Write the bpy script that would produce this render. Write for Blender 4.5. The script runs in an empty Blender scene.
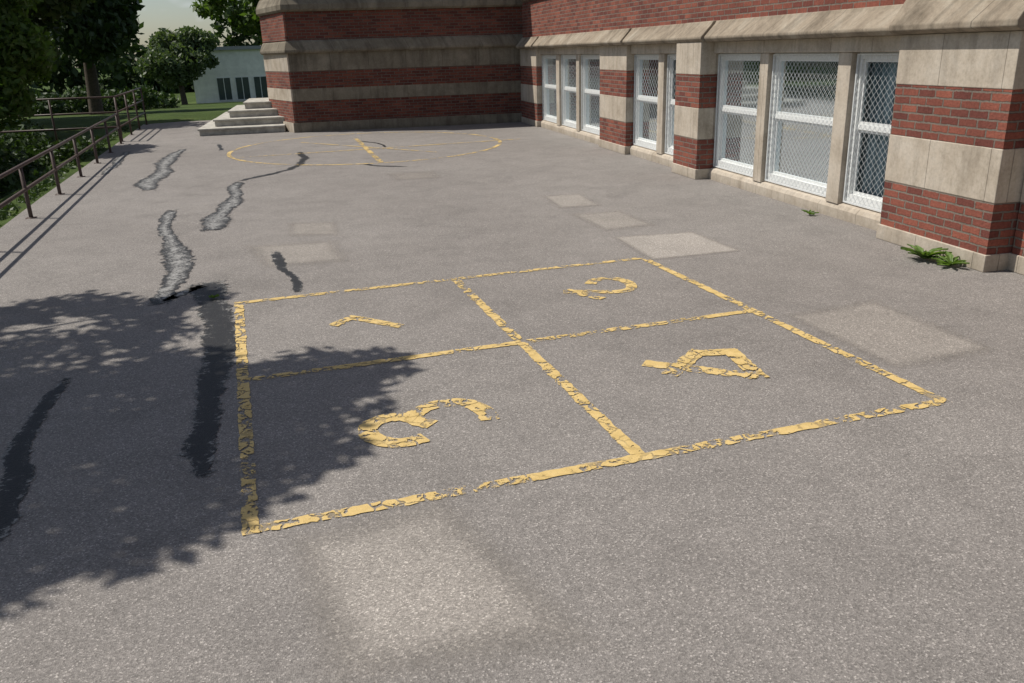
import bpy, math, random
import numpy as np
from mathutils import Vector, Matrix
random.seed(7); rng=np.random.default_rng(11)
S=bpy.context.scene
COL=S.collection

# ------------------------------------------------------------------ helpers
def mesh_obj(name, verts, faces, mat=None, parent=None, loc=None, smooth=False):
    me=bpy.data.meshes.new(name); me.from_pydata([tuple(v) for v in verts],[],[tuple(f) for f in faces]); me.update()
    ob=bpy.data.objects.new(name,me); COL.objects.link(ob)
    if mat: me.materials.append(mat)
    if parent: ob.parent=parent
    if loc: ob.location=loc
    if smooth:
        for p in me.polygons: p.use_smooth=True
    return ob
def empty(name, loc=(0,0,0), rotz=0):
    e=bpy.data.objects.new(name,None); e.location=loc; e.rotation_euler=(0,0,rotz); e.empty_display_size=.2; COL.objects.link(e); return e
class MB:
    def __init__(s): s.v=[]; s.f=[]
    def add(s,v,f):
        o=len(s.v); s.v+=[tuple(p) for p in v]; s.f+=[tuple(i+o for i in q) for q in f]
    def box(s,x0,x1,y0,y1,z0,z1):
        s.add([(x0,y0,z0),(x1,y0,z0),(x1,y1,z0),(x0,y1,z0),(x0,y0,z1),(x1,y0,z1),(x1,y1,z1),(x0,y1,z1)],
              [(0,3,2,1),(4,5,6,7),(0,1,5,4),(1,2,6,5),(2,3,7,6),(3,0,4,7)])
    def prism(s,prof,axis,a0,a1):
        n=len(prof); v=[]
        for a in (a0,a1):
            for p,z in prof: v.append((p,a,z) if axis=='y' else (a,p,z))
        f=[tuple(range(n)),tuple(range(2*n-1,n-1,-1))]+[(i,n+i,n+(i+1)%n,(i+1)%n) for i in range(n)]
        s.add(v,f)
    def poly(s,pts,z0,z1):
        n=len(pts); v=[(x,y,z0) for x,y in pts]+[(x,y,z1) for x,y in pts]
        s.add(v,[tuple(range(n-1,-1,-1)),tuple(range(n,2*n))]+[(i,(i+1)%n,n+(i+1)%n,n+i) for i in range(n)])
    def tube(s,pts,rad,n=8):
        pts=[Vector(p) for p in pts]; base=len(s.v); vs=[]
        for i,p in enumerate(pts):
            d=(pts[min(i+1,len(pts)-1)]-pts[max(i-1,0)]).normalized()
            a=d.orthogonal().normalized() if abs(d.z)>.9 else d.cross(Vector((0,0,1))).normalized(); b=d.cross(a)
            r=rad[i] if isinstance(rad,(list,tuple)) else rad
            for k in range(n):
                t=2*math.pi*k/n; vs.append(p+a*math.cos(t)*r+b*math.sin(t)*r)
        f=[]
        for i in range(len(pts)-1):
            for k in range(n):
                f.append((i*n+k,i*n+(k+1)%n,(i+1)*n+(k+1)%n,(i+1)*n+k))
        f.append(tuple(range(n))); f.append(tuple(range((len(pts)-1)*n,len(pts)*n)))
        s.add(vs,f)
    def obj(s,name,mat,parent=None,smooth=False,bevel=0):
        ob=mesh_obj(name,s.v,s.f,mat,parent,smooth=smooth)
        import bmesh
        bm=bmesh.new(); bm.from_mesh(ob.data); bmesh.ops.recalc_face_normals(bm,faces=bm.faces); bm.to_mesh(ob.data); bm.free()
        if bevel:
            m=ob.modifiers.new('bevel','BEVEL'); m.width=bevel; m.segments=2; m.limit_method='ANGLE'
        return ob

# node helper
class NT:
    def __init__(s,name):
        s.m=bpy.data.materials.new(name); s.m.use_nodes=True; s.t=s.m.node_tree; s.t.nodes.clear()
        s.out=s.n('ShaderNodeOutputMaterial')
    def n(s,typ,**kw):
        nd=s.t.nodes.new(typ)
        for k,v in kw.items():
            if k.startswith('i_'):
                nd.inputs[k[2:].replace('_',' ')].default_value=v
            else: setattr(nd,k,v)
        return nd
    def l(s,a,b): s.t.links.new(a,b)
    def coord(s): return s.n('ShaderNodeTexCoord').outputs['Object']
    def noise(s,vec,scale,detail=4,rough=.6,dist=0,dim='3D'):
        nd=s.n('ShaderNodeTexNoise'); nd.inputs['Scale'].default_value=scale; nd.inputs['Detail'].default_value=detail
        nd.inputs['Roughness'].default_value=rough; nd.inputs['Distortion'].default_value=dist; s.l(vec,nd.inputs['Vector']); return nd
    def ramp(s,fac,stops,interp='LINEAR'):
        r=s.n('ShaderNodeValToRGB'); r.color_ramp.interpolation=interp
        e=r.color_ramp.elements
        while len(e)<len(stops): e.new(.5)
        for i,(p,c) in enumerate(stops):
            e[i].position=p; e[i].color=(c if len(c)==4 else (*c,1)) if isinstance(c,(tuple,list)) else (c,c,c,1)
        s.l(fac,r.inputs[0]); return r.outputs[0]
    def mix(s,a,b,fac,typ='MIX'):
        m=s.n('ShaderNodeMix',data_type='RGBA',blend_type=typ)
        for sock,val in ((m.inputs[0],fac),(m.inputs[6],a),(m.inputs[7],b)):
            if isinstance(val,bpy.types.NodeSocket): s.l(val,sock)
            elif isinstance(val,(int,float)) and sock.type=='RGBA': sock.default_value=(val,val,val,1)
            elif isinstance(val,tuple) and len(val)==3: sock.default_value=(*val,1)
            else: sock.default_value=val
        return m.outputs[2]
    def math(s,op,a,b=0.0):
        m=s.n('ShaderNodeMath',operation=op)
        for i,val in enumerate((a,b)):
            if isinstance(val,bpy.types.NodeSocket): s.l(val,m.inputs[i])
            else: m.inputs[i].default_value=val
        return m.outputs[0]
    def bsdf(s,col,rough=.9,bump=None,bs=.3,bd=.01,spec=.3):
        b=s.n('ShaderNodeBsdfPrincipled'); b.inputs['Roughness'].default_value=rough
        b.inputs['Specular IOR Level'].default_value=spec
        if isinstance(col,bpy.types.NodeSocket): s.l(col,b.inputs['Base Color'])
        else: b.inputs['Base Color'].default_value=(*col,1)
        if bump is not None:
            n=s.n('ShaderNodeBump'); n.inputs['Strength'].default_value=bs; n.inputs['Distance'].default_value=bd
            s.l(bump,n.inputs['Height']); s.l(n.outputs[0],b.inputs['Normal'])
        return b.outputs[0]
    def done(s,sh): s.l(sh,s.out.inputs[0]); return s.m

# ------------------------------------------------------------------ materials
def asphalt_nodes(N,gain=1.0):
    c=N.coord()
    big=N.noise(c,.35,2,.5).outputs[0]; med=N.noise(c,2.6,4,.65).outputs[0]
    base=N.ramp(big,[(.3,(.205,.187,.172)),(.7,(.240,.221,.204))])
    base=N.mix(base,N.ramp(med,[(.3,.86),(.5,1.0),(.72,1.11)]),.8,'MULTIPLY')
    v=N.n('ShaderNodeTexVoronoi'); v.inputs['Scale'].default_value=190; N.l(c,v.inputs['Vector'])
    sp=N.n('ShaderNodeSeparateColor'); N.l(v.outputs['Color'],sp.inputs[0])
    speck=N.ramp(sp.outputs[0],[(0,.55),(.35,.84),(.75,1.07),(.92,1.3),(1,2.1)])
    v2=N.n('ShaderNodeTexVoronoi'); v2.inputs['Scale'].default_value=66; N.l(c,v2.inputs['Vector'])
    sp2=N.n('ShaderNodeSeparateColor'); N.l(v2.outputs['Color'],sp2.inputs[0])
    big_st=N.math('MULTIPLY',N.ramp(sp2.outputs[1],[(.90,0.0),(.96,1.0)]),N.ramp(v2.outputs['Distance'],[(.20,1.0),(.32,0.0)]))
    fine=N.noise(c,320,1,.7).outputs[0]
    base=N.mix(base,speck,.8,'MULTIPLY')
    base=N.mix(base,(.42,.39,.35),N.math('MULTIPLY',big_st,.6))
    base=N.mix(base,N.ramp(fine,[(.3,.6),(.55,1.05),(.75,1.6)]),.5,'MULTIPLY')
    if gain==1:
        stain=N.noise(c,.9,5,.75,1.2).outputs[0]
        base=N.mix(base,N.ramp(stain,[(.32,.78),(.45,1.0)]),.6,'MULTIPLY')
    else: base=N.mix(base,(gain,gain*.99,gain*.96),1.0,'MULTIPLY')
    return base,v.outputs['Distance']
def m_asphalt():
    N=NT('asphalt'); b,h=asphalt_nodes(N); return N.done(N.bsdf(b,.85,h,.5,.004,.25))
def m_patch(gain):  # brighter asphalt colour standing in for sunlight reflected off the windows
    N=NT('reflected_sun_asphalt'); b,h=asphalt_nodes(N,gain)
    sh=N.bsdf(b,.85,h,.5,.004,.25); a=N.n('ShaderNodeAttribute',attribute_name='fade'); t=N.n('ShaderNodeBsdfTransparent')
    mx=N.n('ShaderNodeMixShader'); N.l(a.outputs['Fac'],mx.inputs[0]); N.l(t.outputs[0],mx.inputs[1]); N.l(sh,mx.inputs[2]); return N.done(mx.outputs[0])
def m_paint(name,wear=.5):
    N=NT(name); c=N.coord()
    w=N.noise(c,9,3,.6); off=N.mix(c,w.outputs['Color'],.09)
    v=N.n('ShaderNodeTexVoronoi',feature='DISTANCE_TO_EDGE'); v.inputs['Scale'].default_value=11; N.l(off,v.inputs['Vector'])
    wn=N.noise(c,30,3,.7).outputs[0]
    crack=N.ramp(N.math('SUBTRACT',v.outputs['Distance'],N.math('MULTIPLY',N.math('SUBTRACT',wn,.5),.18)),[(.036,0.0),(.055,1.0)])
    n2=N.noise(c,15,6,.74,.4).outputs[0]; n3=N.noise(c,2.6,2,.5).outputs[0]
    er=N.math('ADD',N.math('MULTIPLY',n2,.7),N.math('MULTIPLY',n3,.3))
    chip=N.ramp(er,[(wear-.13,0.0),(wear-.118,1.0)])
    strongcr=N.ramp(n3,[(.48,1.0),(.66,0.0)])   # where cracks are open
    alpha=N.math('MULTIPLY',N.math('MAXIMUM',crack,N.math('SUBTRACT',1.0,strongcr)),chip)
    col=N.ramp(N.noise(c,14,4,.6).outputs[0],[(.25,(.50,.35,.125)),(.6,(.62,.45,.185)),(.85,(.60,.49,.27))])
    fine=N.noise(c,220,2,.6).outputs[0]
    col=N.mix(col,N.ramp(fine,[(.3,.74),(.7,1.12)]),.7,'MULTIPLY')
    sh=N.bsdf(col,.7,fine,.4,.003,.3); t=N.n('ShaderNodeBsdfTransparent')
    mx=N.n('ShaderNodeMixShader'); N.l(alpha,mx.inputs[0]); N.l(t.outputs[0],mx.inputs[1]); N.l(sh,mx.inputs[2]); return N.done(mx.outputs[0])
def m_tar(name,dark):
    N=NT(name); c=N.coord(); n=N.noise(c,11,6,.78,.8).outputs[0]; n2=N.noise(c,90,3,.7).outputs[0]
    a=N.n('ShaderNodeAttribute',attribute_name='fade')
    n=N.math('ADD',n,N.math('MULTIPLY',N.math('SUBTRACT',N.noise(c,48,4,.75).outputs[0],.5),.7))
    core=N.math('MULTIPLY',N.math('SUBTRACT',a.outputs['Fac'],.8),.20)
    if dark: col=N.ramp(N.math('SUBTRACT',n,core),[(.42,(.013,.013,.014)),(.57,(.024,.023,.023)),(.63,(.15,.145,.135)),(.78,(.26,.25,.23))])
    else: col=N.ramp(N.math('ADD',n,core),[(.42,(.022,.022,.023)),(.52,(.045,.044,.043)),(.58,(.19,.185,.175)),(.76,(.30,.295,.28))])
    col=N.mix(col,N.ramp(n2,[(.3,.7),(.7,1.4)]),.7,'MULTIPLY')
    e=N.math('ADD',a.outputs['Fac'],N.math('MULTIPLY',N.math('SUBTRACT',N.noise(c,15,6,.8,.5).outputs[0],.5),3.0 if dark else 3.8))
    al=N.ramp(e,[(.30,0.0),(.38,1.0)])
    sh=N.bsdf(col,.6,n2,.6,.006,.35); t=N.n('ShaderNodeBsdfTransparent'); mx=N.n('ShaderNodeMixShader')
    N.l(al,mx.inputs[0]); N.l(t.outputs[0],mx.inputs[1]); N.l(sh,mx.inputs[2]); return N.done(mx.outputs[0])
def m_brick(name='red_brick',dirty=1.0):
    N=NT(name); c=N.coord(); sx=N.n('ShaderNodeSeparateXYZ'); N.l(c,sx.inputs[0])
    cb=N.n('ShaderNodeCombineXYZ'); N.l(N.math('ADD',sx.outputs[0],sx.outputs[1]),cb.inputs[0]); N.l(sx.outputs[2],cb.inputs[1])
    w=N.noise(c,22,3,.6); vec=N.n('ShaderNodeVectorMath',operation='MULTIPLY_ADD')
    N.l(w.outputs['Color'],vec.inputs[0]); vec.inputs[1].default_value=(.016,.016,0); N.l(cb.outputs[0],vec.inputs[2])
    b=N.n('ShaderNodeTexBrick'); b.offset=.5
    for k,v in (('Scale',1.0),('Mortar Size',.0082),('Mortar Smooth',.3),('Brick Width',.185),('Row Height',.0617),('Bias',0.0)): b.inputs[k].default_value=v
    b.inputs['Color1'].default_value=(.290,.098,.066,1); b.inputs['Color2'].default_value=(.145,.050,.040,1); b.inputs['Mortar'].default_value=(.20,.165,.135,1)
    N.l(vec.outputs[0],b.inputs['Vector'])
    col=N.mix(b.outputs['Color'],N.ramp(N.noise(c,45,5,.7).outputs[0],[(.25,.6),(.5,1.0),(.75,1.35)]),.75,'MULTIPLY')
    col=N.mix(col,N.ramp(N.noise(c,1.7,5,.7).outputs[0],[(.3,.7),(.6,1.1)]),.7,'MULTIPLY')
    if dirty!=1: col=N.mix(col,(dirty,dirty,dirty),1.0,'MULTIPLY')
    h=N.mix(N.math('SUBTRACT',1.0,b.outputs['Fac']),N.noise(c,60,3,.7).outputs[0],.25)
    return N.done(N.bsdf(col,.92,h,1.0,.022,.2))
def m_stone(name,c0,c1,c2,streak=.5,joint=.62):
    N=NT(name); c=N.coord(); sx=N.n('ShaderNodeSeparateXYZ'); N.l(c,sx.inputs[0])
    uv=N.math('ADD',sx.outputs[0],sx.outputs[1])
    col=N.ramp(N.noise(c,2.2,7,.72,.4).outputs[0],[(.28,c0),(.5,c1),(.72,c2)])
    col=N.mix(col,N.ramp(N.noise(c,38,5,.7).outputs[0],[(.3,.75),(.5,1.0),(.7,1.15)]),.6,'MULTIPLY')
    cb=N.n('ShaderNodeCombineXYZ'); N.l(N.math('MULTIPLY',uv,7.0),cb.inputs[0]); N.l(N.math('MULTIPLY',sx.outputs[2],.9),cb.inputs[1])
    st=N.noise(cb.outputs[0],1.0,5,.65).outputs[0]
    col=N.mix(col,N.ramp(st,[(.36,.52),(.52,1.0),(.8,1.06)]),streak,'MULTIPLY')
    z=N.ramp(sx.outputs[2],[(0.0,.72),(.09,.95),(.14,1.0)]); col=N.mix(col,z,.7,'MULTIPLY')
    fr=N.math('FRACT',N.math('DIVIDE',N.math('ADD',uv,50.13),joint)); d=N.math('MINIMUM',fr,N.math('SUBTRACT',1.0,fr))
    j=N.ramp(d,[(.003,0.0),(.0065,1.0)]); col=N.mix(col,N.ramp(j,[(0,.45),(1,1.0)]),.8,'MULTIPLY')
    h=N.math('ADD',N.math('MULTIPLY',N.noise(c,55,4,.75).outputs[0],.5),j)
    return N.done(N.bsdf(col,.9,h,.55,.006,.2))
def m_plain(name,col,rough=.6,var=.15,scale=20,bump=.2,metal=0,spec=.4):
    N=NT(name); c=N.coord(); n=N.noise(c,scale,5,.65).outputs[0]
    cc=N.mix(tuple(col),N.ramp(n,[(.3,1-var*2),(.7,1+var)]),1.0,'MULTIPLY')
    sh=N.bsdf(cc,rough,n,bump,.004,spec); return N.done(sh)
def m_leaf(name,a,b,trans=.3):
    N=NT(name); at=N.n('ShaderNodeAttribute',attribute_name='shade')
    col=N.ramp(at.outputs['Fac'],[(0,a),(.6,tuple((x+y)/2 for x,y in zip(a,b))),(1,b)])
    d=N.bsdf(col,.55,spec=.35); t=N.n('ShaderNodeBsdfTranslucent'); N.l(N.mix(col,(1.3,1.5,.6),1.0,'MULTIPLY'),t.inputs[0])
    mx=N.n('ShaderNodeMixShader'); mx.inputs[0].default_value=trans; N.l(d,mx.inputs[1]); N.l(t.outputs[0],mx.inputs[2]); return N.done(mx.outputs[0])
def m_grass():
    N=NT('lawn_grass'); c=N.coord(); n=N.noise(c,.5,4,.7).outputs[0]; n2=N.noise(c,18,3,.8).outputs[0]
    col=N.ramp(n,[(.3,(.038,.056,.016)),(.55,(.060,.092,.024)),(.75,(.095,.115,.038))])
    col=N.mix(col,N.ramp(n2,[(.3,.55),(.7,1.35)]),.8,'MULTIPLY'); return N.done(N.bsdf(col,.95,n2,1.0,.04,.1))
def m_glass():
    N=NT('window_glass'); t=N.n('ShaderNodeBsdfTransparent'); t.inputs[0].default_value=(.84,.89,.90,1)
    g=N.n('ShaderNodeBsdfGlossy'); g.inputs['Roughness'].default_value=.05; g.inputs[0].default_value=(.8,.88,.92,1)
    f=N.n('ShaderNodeFresnel'); f.inputs[0].default_value=1.22; mx=N.n('ShaderNodeMixShader')
    N.l(f.outputs[0],mx.inputs[0]); N.l(t.outputs[0],mx.inputs[1]); N.l(g.outputs[0],mx.inputs[2]); return N.done(mx.outputs[0])
def m_curtain():
    N=NT('curtain'); c=N.coord(); sx=N.n('ShaderNodeSeparateXYZ'); N.l(c,sx.inputs[0])
    cb=N.n('ShaderNodeCombineXYZ'); N.l(N.math('MULTIPLY',sx.outputs[1],14.0),cb.inputs[0]); N.l(sx.outputs[2],cb.inputs[1])
    n=N.noise(cb.outputs[0],1,3,.5).outputs[0]
    col=N.ramp(n,[(.3,(.14,.19,.21)),(.5,(.27,.35,.38)),(.7,(.40,.49,.52))]); return N.done(N.bsdf(col,.9,n,.6,.03,.1))

A=m_asphalt(); PAINT=m_paint('worn_yellow_paint',.585); PAINT2=m_paint('worn_yellow_paint_old',.605)
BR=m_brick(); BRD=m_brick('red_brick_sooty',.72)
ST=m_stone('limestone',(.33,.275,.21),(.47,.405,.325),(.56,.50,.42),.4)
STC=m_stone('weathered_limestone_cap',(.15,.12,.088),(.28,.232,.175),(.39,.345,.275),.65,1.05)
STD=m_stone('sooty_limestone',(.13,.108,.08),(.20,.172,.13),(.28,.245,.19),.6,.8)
CONC=m_plain('step_concrete',(.44,.42,.37),.9,.2,6,.4)
WHITE=m_plain('white_window_paint',(.74,.75,.73),.45,.06,30,.1)
WIRE=m_plain('galvanised_wire',(.66,.68,.68),.4,.08,40,.1)
RAIL=m_plain('brown_rail_paint',(.085,.055,.045),.5,.2,30,.2)
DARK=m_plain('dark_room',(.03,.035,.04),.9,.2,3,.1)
BARK=m_plain('bark',(.09,.07,.05),.95,.3,14,.9)
GL=m_glass(); CUR=m_curtain(); GR=m_grass()

# ------------------------------------------------------------------ camera
yaw,pit,rol=0.30427,0.33662,-0.03205
f=Vector((math.sin(yaw)*math.cos(pit),math.cos(yaw)*math.cos(pit),-math.sin(pit)))
r0=Vector((math.cos(yaw),-math.sin(yaw),0)); u0=r0.cross(f)
rr=r0*math.cos(rol)+u0*math.sin(rol); uu=-r0*math.sin(rol)+u0*math.cos(rol)
cam=bpy.data.cameras.new('camera'); co=bpy.data.objects.new('camera',cam); COL.objects.link(co)
M=Matrix((rr,uu,-f)).transposed().to_4x4(); M.translation=Vector((0,0,1.6)); co.matrix_world=M
cam.lens=29.27; cam.sensor_width=36; cam.clip_end=2000; cam.clip_start=.05; S.camera=co

# ------------------------------------------------------------------ light
sd=Vector((-.56,.30,1.0)).normalized()
el=math.asin(sd.z); az=math.atan2(sd.x,sd.y)
sun=bpy.data.lights.new('sun','SUN'); sun.energy=4.8; sun.angle=math.radians(.5); sun.color=(1,.95,.87)
so=bpy.data.objects.new('sun',sun); COL.objects.link(so); so.rotation_euler=sd.to_track_quat('Z','Y').to_euler(); so.location=(0,0,20)
W=bpy.data.worlds.new('World'); S.world=W; W.use_nodes=True; wt=W.node_tree; wt.nodes.clear()
sky=wt.nodes.new('ShaderNodeTexSky'); sky.sky_type='NISHITA'; sky.sun_disc=False; sky.sun_elevation=el; sky.sun_rotation=az
bg=wt.nodes.new('ShaderNodeBackground'); bg.inputs[1].default_value=.082
tc=wt.nodes.new('ShaderNodeTexCoord'); mp=wt.nodes.new('ShaderNodeMapping'); mp.inputs['Scale'].default_value=(1,1,2.4)
nz=wt.nodes.new('ShaderNodeTexNoise'); nz.inputs['Scale'].default_value=4.5; nz.inputs['Detail'].default_value=4; nz.inputs['Roughness'].default_value=.6
rp=wt.nodes.new('ShaderNodeValToRGB'); rp.color_ramp.elements[0].position=.53; rp.color_ramp.elements[1].position=.66
mx=wt.nodes.new('ShaderNodeMix'); mx.data_type='RGBA'; mx.inputs[7].default_value=(8.5,8.8,9.3,1)
L=wt.links.new
L(tc.outputs['Generated'],mp.inputs[0]); L(mp.outputs[0],nz.inputs['Vector']); L(nz.outputs[0],rp.inputs[0]); L(rp.outputs[0],mx.inputs[0]); L(sky.outputs[0],mx.inputs[6]); L(mx.outputs[2],bg.inputs[0])
wo=wt.nodes.new('ShaderNodeOutputWorld'); L(bg.outputs[0],wo.inputs[0])
S.view_settings.view_transform='Standard'; S.view_settings.look='None'; S.view_settings.exposure=0

# ------------------------------------------------------------------ terrain
def tz(x,y):
    z=-.03
    if y>30: z-= (y-30)*.037 if y<75 else 45*.037
    if x<-2.7 and y<34:
        k=min(1,(-2.7-x)/1.6); z-=.55*k*k*(3-2*k)*min(1,max(0,(30-y)/8))
    return z
xs=sorted(set(list(np.round(np.arange(-14,14,.5),2))+[-600,-300,-150,-80,-40,-25,-18,18,30,60,150,300,600]))
ys=sorted(set(list(np.round(np.arange(-12,50,.75),2))+[-600,-200,-60,-25,60,75,90,120,200,400,900]))
V=[(x,y,tz(x,y)+(random.uniform(-.02,.0) if abs(x)<14 else 0)) for y in ys for x in xs]
nx=len(xs); Fc=[(j*nx+i,j*nx+i+1,(j+1)*nx+i+1,(j+1)*nx+i) for j in range(len(ys)-1) for i in range(nx-1)]
mesh_obj('ground',V,Fc,GR,smooth=True)
b=MB(); b.poly([(-2.45,-9),(8.5,-9),(9.5,24.5),(-1.4,25.6),(-2.35,25.2),(-2.48,12)],-.25,0.0)
b.obj('asphalt_playground',A)

# ------------------------------------------------------------------ ground marks
def resample(P,step):
    P=[np.array(p,float) for p in P]; out=[P[0]]
    for a,c in zip(P[:-1],P[1:]):
        n=max(1,int(np.linalg.norm(c-a)/step))
        for i in range(1,n+1): out.append(a+(c-a)*i/n)
    return np.array(out)
def smooth_path(P,it=2):
    P=[np.array(p,float) for p in P]
    for _ in range(it):
        Q=[P[0]]
        for a,c in zip(P[:-1],P[1:]): Q+= [a*.75+c*.25,a*.25+c*.75]
        Q.append(P[-1]); P=Q
    return P
def ribbon(P,w,step=.03,rag=.10,z=.004,mb=None,closed=False):
    P=resample(P,step); n=len(P); V=[];
    T=np.gradient(P,axis=0); 
    T/= (np.linalg.norm(T,axis=1)[:,None]+1e-9); Nn=np.stack([-T[:,1],T[:,0]],1)
    ws=np.interp(np.linspace(0,1,n),np.linspace(0,1,len(w)),w) if isinstance(w,(list,tuple)) else np.full(n,w)
    for i in range(n):
        a=ws[i]/2*(1+rng.normal(0,rag)); c=ws[i]/2*(1+rng.normal(0,rag))
        V.append((*(P[i]+Nn[i]*a),z)); V.append((*(P[i]-Nn[i]*c),z))
    mb.add(V,[(2*i,2*i+1,2*i+3,2*i+2) for i in range(n-1)])
x0,y0,s=-.133,2.776,3.09; h=s/2
c=MB(); w=.060
for k,(p,q) in enumerate([((x0,y0),(x0,y0+s)),((x0+s,y0),(x0+s,y0+s)),((x0+w/2,y0),(x0+s-w/2,y0)),((x0+w/2,y0+s),(x0+s-w/2,y0+s)),((x0+h,y0+w/2),(x0+h,y0+s-w/2)),((x0+w/2,y0+h),(x0+h-w/2,y0+h)),((x0+h+w/2,y0+h),(x0+s-w/2,y0+h))]):
    if k<2: p=(p[0],p[1]-w/2); q=(q[0],q[1]+w/2)
    ribbon([p,q],w,mb=c)
court=empty('four_square_court'); c.obj('court_lines',PAINT,court)
def glyph(name,strokes,w):
    g=MB()
    for k,sp in enumerate(strokes): ribbon(smooth_path(sp,2) if len(sp)>2 else sp,w,step=.02,rag=.06,z=.004+.0008*k,mb=g)
    g.obj(name,PAINT,court)
glyph('number_three',[[(.935,3.36),(.95,3.46),(.89,3.60),(.76,3.64),(.64,3.58),(.60,3.50),(.68,3.41)],[(.62,3.50),(.53,3.565),(.42,3.54),(.38,3.44),(.42,3.32),(.52,3.26),(.62,3.29)]],.092)
glyph('number_four',[[(1.91,3.75),(2.34,3.37)],[(1.95,3.54),(2.28,3.81)],[(2.22,3.775),(2.46,3.71)],[(2.43,3.75),(2.35,3.33)]],.092)
glyph('number_two',[[(2.27,5.32),(2.34,5.42),(2.48,5.42),(2.55,5.26),(2.49,5.08),(2.36,5.05),(2.22,5.13),(2.02,5.21)],[(2.05,5.24),(2.20,4.94)]],.080)
glyph('number_one',[[(.53,5.24),(.83,4.89)],[(.56,5.215),(.42,5.08)]],.078)
g=MB(); cx,cy=2.28,15.85
ring=[(cx+2.45*math.cos(t),cy+2.7*math.sin(t)) for t in np.linspace(.15,2*math.pi+.05,90)]
ribbon(ring,.072,step=.12,mb=g)
ribbon([(2.30,17.5),(2.10,13.2)],.085,step=.1,z=.0048,mb=g)
ribbon([(.0,15.25),(5.1,15.35)],.070,step=.1,z=.0056,mb=g)
ribbon([(1.2,17.3),(3.2,14.1)],.055,step=.1,z=.0064,mb=g)
g.obj('painted_circle_game',PAINT2)

def tar(name,P,w,mat,sm=2):
    P=resample(smooth_path(P,sm),.04); n=len(P)
    T=np.gradient(P,axis=0); T/=(np.linalg.norm(T,axis=1)[:,None]+1e-9); Nn=np.stack([-T[:,1],T[:,0]],1)
    wob=np.cumsum(rng.normal(0,.007,n)); wob-=np.linspace(wob[0],wob[-1],n)
    wm=np.convolve(rng.normal(0,1,n+8),np.ones(9)/3,'valid')[:n]*.14
    ws=np.interp(np.linspace(0,1,n),np.linspace(0,1,len(w)),w)*1.3*(1+wm)
    K=[-.5,-.3,0,.3,.5]; fd=[0,.75,1.4,.75,0]; V=[];A_=[]
    for i in range(n):
        endf=min(1,min(i,n-1-i)/4)
        for k,a in zip(K,fd):
            V.append((*(P[i]+Nn[i]*(k*ws[i]*(1+rng.normal(0,.05))+wob[i])),.0033)); A_.append(a*endf)
    Fs=[(i*5+j,i*5+j+1,i*5+j+6,i*5+j+5) for i in range(n-1) for j in range(4)]
    ob=mesh_obj(name,V,Fs,mat); at=ob.data.attributes.new('fade','FLOAT','POINT'); at.data.foreach_set('value',A_); return ob
TD=m_tar('crack_sealant_dark',True); TG=m_tar('crack_sealant_grey',False)
tar('tar_crack_seal',[(-.38,6.60),(-.32,5.7),(-.28,4.9),(-.33,4.13),(-.33,3.7),(-.29,3.25)],[.26,.19,.16,.15,.14,.06],TD)
tar('tar_crack_seal',[(-.80,10.2),(-.86,9.3),(-.77,8.42),(-.56,7.4),(-.60,6.7),(-.66,6.05)],[.12,.15,.16,.18,.16,.14],TG)
tar('tar_crack_seal',[(-.66,6.12),(-.5,6.3),(-.40,6.5)],[.06,.10,.12],TG)
tar('tar_crack_seal',[(-1.20,11.9),(-1.28,12.8),(-1.12,13.8),(-1.20,14.87),(-1.02,17.4)],[.20,.24,.26,.22,.14],TG)
tar('tar_crack_seal',[(-.37,8.65),(-.30,9.4),(-.13,10.3),(-.06,12.2)],[.18,.22,.17,.11],TG)
tar('tar_crack_seal',[(-.06,12.2),(.4,12.7),(.9,13.4),(1.04,15.6)],[.10,.10,.12,.09],TD)
tar('tar_crack_seal',[(.20,7.45),(.20,6.9),(.31,6.4),(.28,5.95)],[.06,.09,.07,.05],TD)
tar('tar_crack_seal',[(-1.00,3.0),(-1.11,3.7),(-1.12,4.2),(-1.05,4.75)],[.09,.12,.10,.05],TD)
tar('tar_crack_seal',[(-.37,18.0),(-.30,16.7)],[.08,.07],TD,0)
tar('tar_crack_seal',[(-2.0,17.6),(-1.95,15.2),(-2.02,14.0)],[.10,.13,.08],TG)
tar('tar_crack_seal',[(1.8,13.3),(2.0,12.8),(2.4,12.5)],[.08,.07,.05],TD)
tar('tar_crack_seal',[(2.3,16.9),(2.6,16.2),(2.55,15.4)],[.06,.07,.05],TD)
def patch(quad,mat,soft=.16,name='reflected_sun_patch',amp=1.0):  # soft-edged sheet painting a patch of window-reflected sun on the ground
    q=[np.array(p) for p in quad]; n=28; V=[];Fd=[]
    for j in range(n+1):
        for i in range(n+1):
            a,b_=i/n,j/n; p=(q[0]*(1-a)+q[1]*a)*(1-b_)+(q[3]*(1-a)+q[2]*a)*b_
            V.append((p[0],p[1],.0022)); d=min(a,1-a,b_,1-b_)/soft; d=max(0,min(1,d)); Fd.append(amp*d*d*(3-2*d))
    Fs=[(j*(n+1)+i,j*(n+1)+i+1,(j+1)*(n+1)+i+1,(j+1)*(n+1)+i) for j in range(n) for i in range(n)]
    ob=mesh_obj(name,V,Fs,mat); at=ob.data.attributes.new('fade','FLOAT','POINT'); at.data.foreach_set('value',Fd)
P1=m_patch(1.45)
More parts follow.
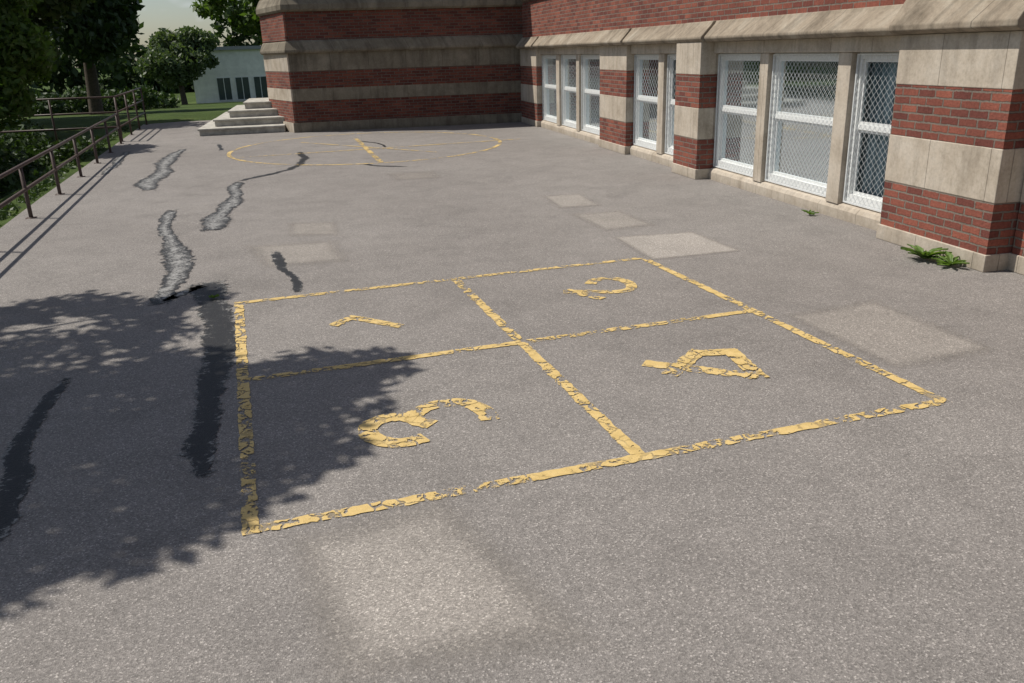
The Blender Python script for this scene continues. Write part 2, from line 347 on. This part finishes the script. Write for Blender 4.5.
for qd,so_,am in [([(3.05,6.72),(3.84,6.60),(3.82,5.72),(2.96,5.74)],.10,1),([(3.05,4.20),(3.82,4.26),(3.76,3.16),(3.02,3.14)],.14,.85),([(3.24,9.14),(3.76,9.04),(3.64,8.1),(3.12,8.16)],.2,.85),
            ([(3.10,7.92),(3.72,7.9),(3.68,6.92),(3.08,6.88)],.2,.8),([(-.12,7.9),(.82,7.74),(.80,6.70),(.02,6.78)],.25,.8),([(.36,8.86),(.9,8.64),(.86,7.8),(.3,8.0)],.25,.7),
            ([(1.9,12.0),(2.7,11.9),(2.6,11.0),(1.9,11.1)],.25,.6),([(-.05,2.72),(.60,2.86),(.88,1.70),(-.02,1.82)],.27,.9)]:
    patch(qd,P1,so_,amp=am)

# ------------------------------------------------------------------ school building (local x = into building, y = along wall)
B=empty('brick_school_building',(4.95,4.47,0),-math.radians(5.3))
brick=MB(); stone=MB(); cap=MB(); frame=MB(); glass=MB(); cur=MB(); wire=MB(); dark=MB()
bands=[(0,.125,'s'),(.125,.49,'b'),(.49,.86,'s'),(.86,1.25,'b'),(1.25,1.62,'s')]
def pier(u0_,v0,v1,ub=.62,top=1.62):
    for a,c_,t in bands:
        o=.014 if a==0 else (.004 if t=='s' else 0)
        (stone if t=='s' else brick).box(u0_-o,ub,v0-o,v1+o,a,min(c_,top))
def capprism(m,uf,v0,v1,ub=.62,z0=1.62):
    m.prism([(ub,z0),(uf+.03,z0),(uf,z0+.035),(uf,z0+.06),(uf+.13,z0+.20),(uf+.15,z0+.235),(ub,z0+.235)],'y',v0,v1)
pier(.2,-4,-.016); pier(0,0,1.2); pier(0,4.85,5.57); pier(.1,7.67,8.94); pier(.1,13.2,14.69)
def opening(v0,v1,mull,sill=.16,head=1.49):
    # sill wall, sloped sill, lintel
    stone.prism([(.62,-.01),(.17,-.01),(.17,sill-.07),(.19,sill-.03),(.30,sill),(.62,sill)],'y',v0+.015,v1-.015)
    stone.box(.16,.62,v0+.005,v1-.005,head,1.62)
    edges=[v0]+[x for m in mull for x in m]+[v1]
    for a,c_ in mull: stone.box(.175,.45,a,c_,sill-.03,head-.002)
    for i in range(0,len(edges),2):
        a,c_=edges[i]+.012,edges[i+1]-.012; gu=.27
        fw=.055; z0,z1=sill+.004,head-.004; zm=(z0+z1)/2+.02
        frame.box(gu-.03,gu+.05,a,a+fw,z0,z1); frame.box(gu-.03,gu+.05,c_-fw,c_,z0,z1)
        frame.box(gu-.028,gu+.05,a+fw,c_-fw,z1-fw,z1); frame.box(gu-.028,gu+.05,a+fw,c_-fw,z0,z0+fw*1.3)
        # upper and lower sashes
        frame.box(gu-.012,gu+.02,a+fw,c_-fw,zm-.022,zm+.022)
        for (s0,s1,uo) in ((z0+fw*1.3,zm-.022,.012),(zm+.022,z1-fw,0)):
            t=.026
            frame.box(gu-.006+uo,gu+.02+uo,a+fw,a+fw+t,s0,s1); frame.box(gu-.006+uo,gu+.02+uo,c_-fw-t,c_-fw,s0,s1)
            frame.box(gu-.005+uo,gu+.019+uo,a+fw+t,c_-fw-t,s0,s0+t); frame.box(gu-.005+uo,gu+.019+uo,a+fw+t,c_-fw-t,s1-t,s1)
            glass.add([(gu+.01+uo,a+fw,s0),(gu+.01+uo,c_-fw,s0),(gu+.01+uo,c_-fw,s1),(gu+.01+uo,a+fw,s1)],[(0,1,2,3)])
        # pair of curtains with folds, parted slightly so the dark room shows between
        gap=rng.uniform(.015,.06); mid=(a+c_)/2+rng.uniform(-.1,.1)
        for (ca,cb_) in ((a,mid-gap),(mid+gap,c_)):
            n=44; vv=np.linspace(ca,cb_,n); uu_=.37+.020*np.sin(vv*55+rng.uniform(0,6))+.008*np.sin(vv*131)
            V_=[(u_,v_,z0) for u_,v_ in zip(uu_,vv)]+[(u_,v_,z1) for u_,v_ in zip(uu_,vv)]
            cur.add(V_,[(k,k+1,n+k+1,n+k) for k in range(n-1)])
        # wire mesh guard with steel edge
        gx=.222; ya,yb,za,zb=a+.01,c_-.01,z0-.01,z1-.01
        for (p0,p1,q0,q1) in ((ya,yb,za,za+.014),(ya,yb,zb-.014,zb),(ya,ya+.014,za+.014,zb-.014),(yb-.014,yb,za+.014,zb-.014)): wire.box(gx-.006,gx+.006,p0,p1,q0,q1)
        sp=.070 if v0<5 else .095; r=.0015 if v0<5 else .0016
        for sg in (1,-1):
            k=-(zb-za)*1.0
            while k<(yb-ya)+0:
                t0=max(0,-k); t1=min(zb-za,(yb-ya)-k)
                if t1>t0+.01:
                    pa=(gx+sg*.002,ya+k+t0,za+t0 if sg>0 else zb-t0); pb=(gx+sg*.002,ya+k+t1,za+t1 if sg>0 else zb-t1)
                    wire.tube([pa,pb],r,3)
                k+=sp
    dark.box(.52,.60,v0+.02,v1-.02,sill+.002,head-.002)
opening(1.2,4.85,[(2.09,2.29),(3.56,3.74)])
opening(5.57,7.67,[(6.40,6.60)])
opening(8.94,13.2,[(10.38,10.55),(11.70,11.92)])
# continuous weathered cap, bolder over the buttress nearest the camera
for v0,v1,uf in [(-4,-.04,.06),(1.24,4.81,.01),(4.81,5.61,-.03),(5.61,7.63,.01),(8.98,13.16,.01),(13.17,14.6,-.02),(7.64,8.97,-.02)]: capprism(cap,uf,v0,v1)
for v0,v1 in [(-.05,1.25)]:
    cap.prism([(.62,1.622),(-.05,1.622),(-.09,1.65),(-.09,1.69),(.05,1.90),(.16,2.06),(.62,2.06)],'y',v0,v1)
brick.box(.17,.62,-4,14.69,1.853,2.60)
cap.prism([(.62,2.60),(.14,2.60),(.09,2.64),(.09,2.70),(.16,2.80),(.62,2.80)],'y',-4,14.5)
brick.box(.18,.62,-4,14.69,2.80,5.2); cap.box(.08,.70,-4.05,14.4,5.2,5.4)
# upper storey windows on the long wall
for vv in (0.4,2.1,3.8,6.2,7.9,10.3,12.0):
    stone.box(.15,.3,vv-.07,vv+1.17,3.2,3.3); stone.box(.15,.3,vv-.07,vv+1.17,4.7,4.85)
    stone.box(.152,.3,vv-.07,vv,3.3,4.7); stone.box(.152,.3,vv+1.1,vv+1.17,3.3,4.7)
    frame.box(.155,.2,vv,vv+.06,3.3,4.7); frame.box(.155,.2,vv+1.04,vv+1.1,3.3,4.7); frame.box(.156,.2,vv+.06,vv+1.04,3.97,4.03)
    dark.add([(.173,vv+.06,3.3),(.173,vv+1.04,3.3),(.173,vv+1.04,4.7),(.173,vv+.06,4.7)],[(0,1,2,3)])
    glass.add([(.168,vv+.06,3.3),(.168,vv+1.04,3.3),(.168,vv+1.04,4.7),(.168,vv+.06,4.7)],[(0,1,2,3)])
brick.obj('brick_bands',BR,B); stone.obj('stone_bands_and_mullions',ST,B,bevel=.006); cap.obj('sloped_stone_cap',STC,B,bevel=.008)
frame.obj('window_frames',WHITE,B); glass.obj('window_panes',GL,B); cur.obj('window_curtains',CUR,B); wire.obj('window_wire_guards',WIRE,B); dark.obj('window_interior',DARK,B)
# rear wing with canted end
wb=MB(); ws=MB(); wc=MB(); fs=MB(); fb=MB()
def foot(o): # wing outline, offset outward by o
    return [(.3,14.70-o),(-5.06-o*.5,14.86-o),(-5.64-o,16.70-o*.3),(-5.64-o,24),(.3,24)]
def facet(o): # facing of the canted end; lighter materials paint in its sunlit tone
    return [(-5.02,14.86),(-5.062-o*.5,14.86-o*.7),(-5.64-o,16.70),(-5.64,16.74)]
for a,c_,t,o in [(0,.21,'s',.05),(.21,.67,'b',0),(.67,.93,'s',.006),(.93,1.30,'b',0),(1.30,1.67,'s',.008)]:
    (ws if t=='s' else wb).poly(foot(o),a,c_)
    (fs if t=='s' else fb).poly(facet(o+.018),a+.001,c_-.001)
fb.poly(facet(.004),1.942,2.518)
def loft(m,lv):
    n=5; V_=[];F_=[]
    for o,z in lv: V_+=[(x,y,z) for x,y in foot(o)]
    for k in range(len(lv)-1): F_+=[(k*n+i,k*n+(i+1)%n,(k+1)*n+(i+1)%n,(k+1)*n+i) for i in range(n)]
    F_+=[tuple(range(n)),tuple(range((len(lv)-1)*n,len(lv)*n))]; m.add(V_,F_)
loft(wc,[(.06,1.67),(.09,1.70),(.09,1.74),(.02,1.90),(-.02,1.94)])
wb.poly(foot(-.03),1.94,2.52)
loft(wc,[(.03,2.52),(.07,2.56),(.07,2.66),(0,2.80),(-.04,2.86)])
wb.poly(foot(-.05),2.86,5.6); loft(wc,[(.05,5.6),(.05,5.8)])
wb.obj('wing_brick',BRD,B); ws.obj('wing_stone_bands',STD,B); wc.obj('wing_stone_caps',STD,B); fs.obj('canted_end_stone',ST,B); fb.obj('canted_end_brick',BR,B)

# ------------------------------------------------------------------ steps beside the wing
stp=empty('entrance_steps',(4.95,4.47,0),-math.radians(5.3)); sm=MB()
for k,(l,r_,fr) in enumerate([(-7.15,-5.05,15.15),(-6.85,-5.30,15.62),(-6.55,-5.45,16.08),(-6.22,-5.60,16.54)]):
    z0=.155*k; sm.box(l,r_ if k else -5.3,fr,18.6-.002*k,z0,z0+.115); sm.box(l-.03,(r_ if k else -5.3),fr-.03,18.6-.001*k-.001,z0+.115,z0+.155)
sm.obj('step_treads',CONC,stp,bevel=.008)

# ------------------------------------------------------------------ pipe railing
def rail(name,P,hts,posts_every,mids):
    e=empty(name); m=MB(); P=[Vector((x,y,0)) for x,y in P]
    for hz in [1.0]+mids:
        m.tube([p+Vector((0,0,h_*hz)) for p,h_ in zip(P,hts)],.021,8)
    m.obj('rails',RAIL,e,True); m=MB()
    for i in range(len(P)-1):
        d=(P[i+1]-P[i]); n=max(1,round(d.length/posts_every))
        for k in range(n+(1 if i==len(P)-2 else 0)):
            p=P[i]+d*k/n; hh=hts[i]+(hts[i+1]-hts[i])*k/n
            m.tube([p+Vector((0,0,-.3)),p+Vector((0,0,hh-.01))],.022,8); m.box(p.x-.05,p.x+.05,p.y-.05,p.y+.05,-.02,.008)
    m.obj('posts',RAIL,e,True)
rail('pipe_railing',[(-2.27,5.0),(-2.30,19.4)],[.55,.60],1.8,[.55])
rail('pipe_railing',[(-4.9,20.3),(-2.34,20.0),(-2.25,25.0)],[.92,.92,.95],1.7,[.66,.33])

# ------------------------------------------------------------------ foliage
def leaves_mesh(name,clumps,count,size,mat,parent=None,flat=.0,shell=.45):
    C=np.array([c_[:3] for c_ in clumps]); Rr=np.array([c_[3:6] for c_ in clumps])
    vol=Rr.prod(1)**(2/3); idx=rng.choice(len(clumps),count,p=vol/vol.sum())
    d=rng.normal(size=(count,3)); d/=np.linalg.norm(d,axis=1)[:,None]
    rad=shell+(1-shell)*rng.random(count)**.6; rad*= (1+rng.normal(0,.09,count))
    P=C[idx]+d*Rr[idx]*rad[:,None]
    a=rng.normal(size=(count,3)); a/=np.linalg.norm(a,axis=1)[:,None]
    t=rng.normal(size=(count,3)); b_=np.cross(a,t); b_/=np.linalg.norm(b_,axis=1)[:,None]
    s_=size*(.6+.8*rng.random(count))[:,None]
    V=np.empty((count,4,3)); V[:,0]=P-a*s_; V[:,1]=P+b_*s_*.5; V[:,2]=P+a*s_; V[:,3]=P-b_*s_*.5
    me=bpy.data.meshes.new(name); me.vertices.add(count*4); me.vertices.foreach_set('co',V.reshape(-1))
    me.loops.add(count*4); me.loops.foreach_set('vertex_index',np.arange(count*4)); me.polygons.add(count)
    me.polygons.foreach_set('loop_start',np.arange(count)*4); me.update(calc_edges=True)
    at=me.attributes.new('shade','FLOAT','FACE'); cs=rng.random(len(clumps))
    at.data.foreach_set('value',np.clip(.5*cs[idx]+.5*rng.random(count),0,1))
    me.materials.append(mat); ob=bpy.data.objects.new(name,me); COL.objects.link(ob)
    if parent: ob.parent=parent
    return ob
LG=m_leaf('leaf_green',(.048,.088,.018),(.13,.20,.048),.4); LD=m_leaf('leaf_dark',(.026,.048,.014),(.07,.11,.032),.2); LP=m_leaf('leaf_pale',(.06,.09,.04),(.12,.155,.075))
def tree(name,base,H,crown_c,crown_r,nclump,cr,count,size,mat,trunk_r=.15,extra=(),shell=.45):
    e=empty(name); bx,by,bz=base; cx_,cy_,cz_=crown_c
    cl=[]
    for i in range(nclump):
        d=rng.normal(size=3); d/=np.linalg.norm(d); k=rng.random()**.45
        p=np.array(crown_c)+d*np.array(crown_r)*k*.85; r_=cr*rng.uniform(.6,1.3); cl.append((*p,r_,r_,r_*.7))
    cl+=list(extra)
    leaves_mesh('crown',cl,count,size,mat,e,shell=shell)
    m=MB(); top=Vector((cx_,cy_,cz_+crown_r[2]*.3)); b0=Vector(base)
    mid=b0.lerp(top,.45)+Vector((rng.uniform(-.1,.1),rng.uniform(-.1,.1),0))
    m.tube([b0-Vector((0,0,.4)),b0+Vector((0,0,.1)),mid,top],[trunk_r*1.5,trunk_r*1.1,trunk_r*.75,trunk_r*.2],9)
    ks=list(range(min(14,len(cl))))+list(range(max(14,len(cl)-len(extra)),len(cl),2))
    for k in ks:
        q=Vector(cl[k][:3]); st=b0.lerp(top,rng.uniform(.35,.8)); mm=st.lerp(q,.5)+Vector((0,0,-.12)); m.tube([st,mm,q],[trunk_r*.4,trunk_r*.22,trunk_r*.06],6)
    m.obj('trunk_and_limbs',BARK,e,True)
# shade tree just outside the left of the picture; its boughs reach over the yard
ex=[]
for gx_,gy_,zz,r_ in [(.45,4.28,4.0,.33),(.15,4.35,4.2,.36),(.22,3.95,4.0,.38),(.0,3.5,4.1,.42),(-.3,3.2,4.2,.42),(-.65,2.98,4.3,.38),(-1.0,2.85,4.3,.36),(-.75,5.35,4.1,.38),(-.8,5.95,4.2,.36),(-1.3,6.3,4.3,.4),(-.15,4.1,4.6,.48),(-.7,3.7,4.5,.5),(-.8,4.6,4.4,.5),(-1.3,3.4,4.5,.5),(-1.5,5.3,4.6,.52),(-1.9,4.3,4.6,.7),(-.45,4.65,4.3,.36),(-1.9,6.1,4.6,.5),(-1.6,2.95,4.5,.5),(-.45,6.1,4.2,.28),(-.4,3.9,4.2,.45),(-1.2,4.0,4.2,.42)]:
    ex.append((gx_-.56*zz,gy_+.30*zz,zz,r_,r_,r_*.6))
tree('shade_tree',(-5.2,5.9,-.5),6,(-4.7,5.6,4.6),(1.3,1.3,1.0),12,.6,23000,.072,LG,.16,extra=ex,shell=.15)
tree('broadleaf_tree',(-4.7,18.6,-.5),5,(-4.5,18.6,2.2),(1.25,1.5,2.2),34,.55,24000,.075,LG,.12)
tree('broadleaf_tree',(-7.2,17,-.5),5,(-6.8,16.5,2.8),(2,2,2.4),30,.8,11000,.12,LG,.14)
tree('broadleaf_tree',(-6.5,27,-.3),8,(-6.2,27,4.2),(2.4,2.5,3.4),40,.95,18000,.14,LD,.2)
tree('conifer_tree',(-5.2,38,-.3),10,(-5.0,38,5.0),(2.2,2.5,3.9),36,1.1,14000,.18,LD,.25)
tree('conifer_tree',(-9.5,33,-.3),10,(-9.2,33,5.5),(3,3,4.5),36,1.3,12000,.2,LD,.25)
tree('broadleaf_tree',(-3.2,66,-1.4),6,(-3.2,66,2.1),(2.9,2.5,2.1),30,.9,10000,.17,LP,.2)
tree('broadleaf_tree',(3.9,31,-.1),6,(2.5,31,4.2),(2.0,2,1.7),30,.7,15000,.11,LG,.16,extra=[(.9,30.6,2.8,.7,.6,.45),(.1,31,3.7,.6,.6,.4),(1.6,30.5,2.3,.5,.5,.35),(-.3,31,3.2,.5,.5,.3)])
# undergrowth beyond the railing
cl=[(rng.uniform(-4.6,-3.1),y_,rng.uniform(-.55,-.2),.35,.5,.3) for y_ in np.arange(7,24,.45)]
cl+=[(rng.uniform(-7,-4.6),y_,rng.uniform(-.4,.3),.6,.7,.5) for y_ in np.arange(8,26,.8)]
leaves_mesh('undergrowth_shrubs',cl,20000,.07,LD)
cl=[(rng.uniform(-2.9,-2.62),y_,-.08,.12,.2,.07) for y_ in np.arange(4,26,.22)]
leaves_mesh('verge_grass',cl,8000,.035,LD)
cl=[]
for x_ in np.arange(-70,60,2.2):
    hh=rng.uniform(6,10)
    if -9<x_<0: hh=rng.uniform(2.0,3.6)
    for k in range(4): cl.append((x_+rng.uniform(-1,1),105+rng.uniform(-4,4),-1.5+hh*k/3.2,2.4,2.4,1.8))
leaves_mesh('distant_trees',cl,34000,.50,LD)
cl=[(x_,rng.uniform(46,49),-.5+rng.uniform(0,.5),.8,.7,.6) for x_ in np.arange(-16,-3.2,.7)]
leaves_mesh('hedge',cl,9000,.13,LD)

# weeds at the wall foot
def weed(name,x,y,n,l):
    m=MB()
    for i in range(n):
        a=2*math.pi*i/n+rng.uniform(-.3,.3); ll=l*rng.uniform(.6,1.15); el_=rng.uniform(.25,1.2); w_=ll*.13
        pts=[]
        for k in range(6):
            t=k/5; rr_=ll*t*math.cos(el_*(1-.5*t)); zz=ll*t*math.sin(el_)*(1-.45*t)+.006; ww=w_*math.sin(math.pi*min(.97,t*.9+.08))*(1.25 if k%2 else .8)
            c_=(x+rr_*math.cos(a),y+rr_*math.sin(a)); pts.append(((c_[0]-ww*math.sin(a),c_[1]+ww*math.cos(a),zz+.01),(c_[0],c_[1],zz),(c_[0]+ww*math.sin(a),c_[1]-ww*math.cos(a),zz+.01)))
        V_=[p for q in pts for p in q]; m.add(V_,[(3*k+j,3*k+j+1,3*k+j+4,3*k+j+3) for k in range(5) for j in range(2)])
    ob=mesh_obj(name,m.v,m.f,LW); at=ob.data.attributes.new('shade','FLOAT','FACE'); at.data.foreach_set('value',rng.random(len(m.f)))
LW=m_leaf('weed_leaf',(.08,.14,.025),(.17,.26,.06))
weed('dandelion_weed',4.84,4.92,30,.18); weed('dandelion_weed',4.86,4.68,18,.14); weed('dandelion_weed',5.18,6.75,11,.08); weed('dandelion_weed',-.30,6.05,7,.05)

# ------------------------------------------------------------------ distant building
D=empty('pale_neighbour_building',(-2.55,70,-1.7)); 
PW=m_plain('pale_cladding',(.80,.79,.73),.8,.08,2,.2); m=MB(); m.box(0,14,0,9,0,3.95); m.obj('walls',PW,D)
m=MB(); m.box(-.25,14.25,-.25,9.25,3.95,4.2); m.obj('roof',m_plain('roof_grey',(.3,.31,.31),.8),D)
m=MB(); g2=MB()
for k in range(8):
    xx=1.7+k*1.35; g2.box(xx,xx+.95,-.03,.02,.35,1.95)
    m.box(xx-.06,xx,-.06,.02,.3,2.0); m.box(xx+.95,xx+1.01,-.06,.02,.3,2.0); m.box(xx,xx+.95,-.055,.02,1.95,2.0); m.box(xx,xx+.95,-.055,.02,.3,.35); m.box(xx+.45,xx+.5,-.055,.02,.35,1.95)
m.obj('window_frames',WHITE,D); g2.obj('windows',m_plain('dark_glass',(.05,.07,.08),.15,.1,2,0,0,.6),D)
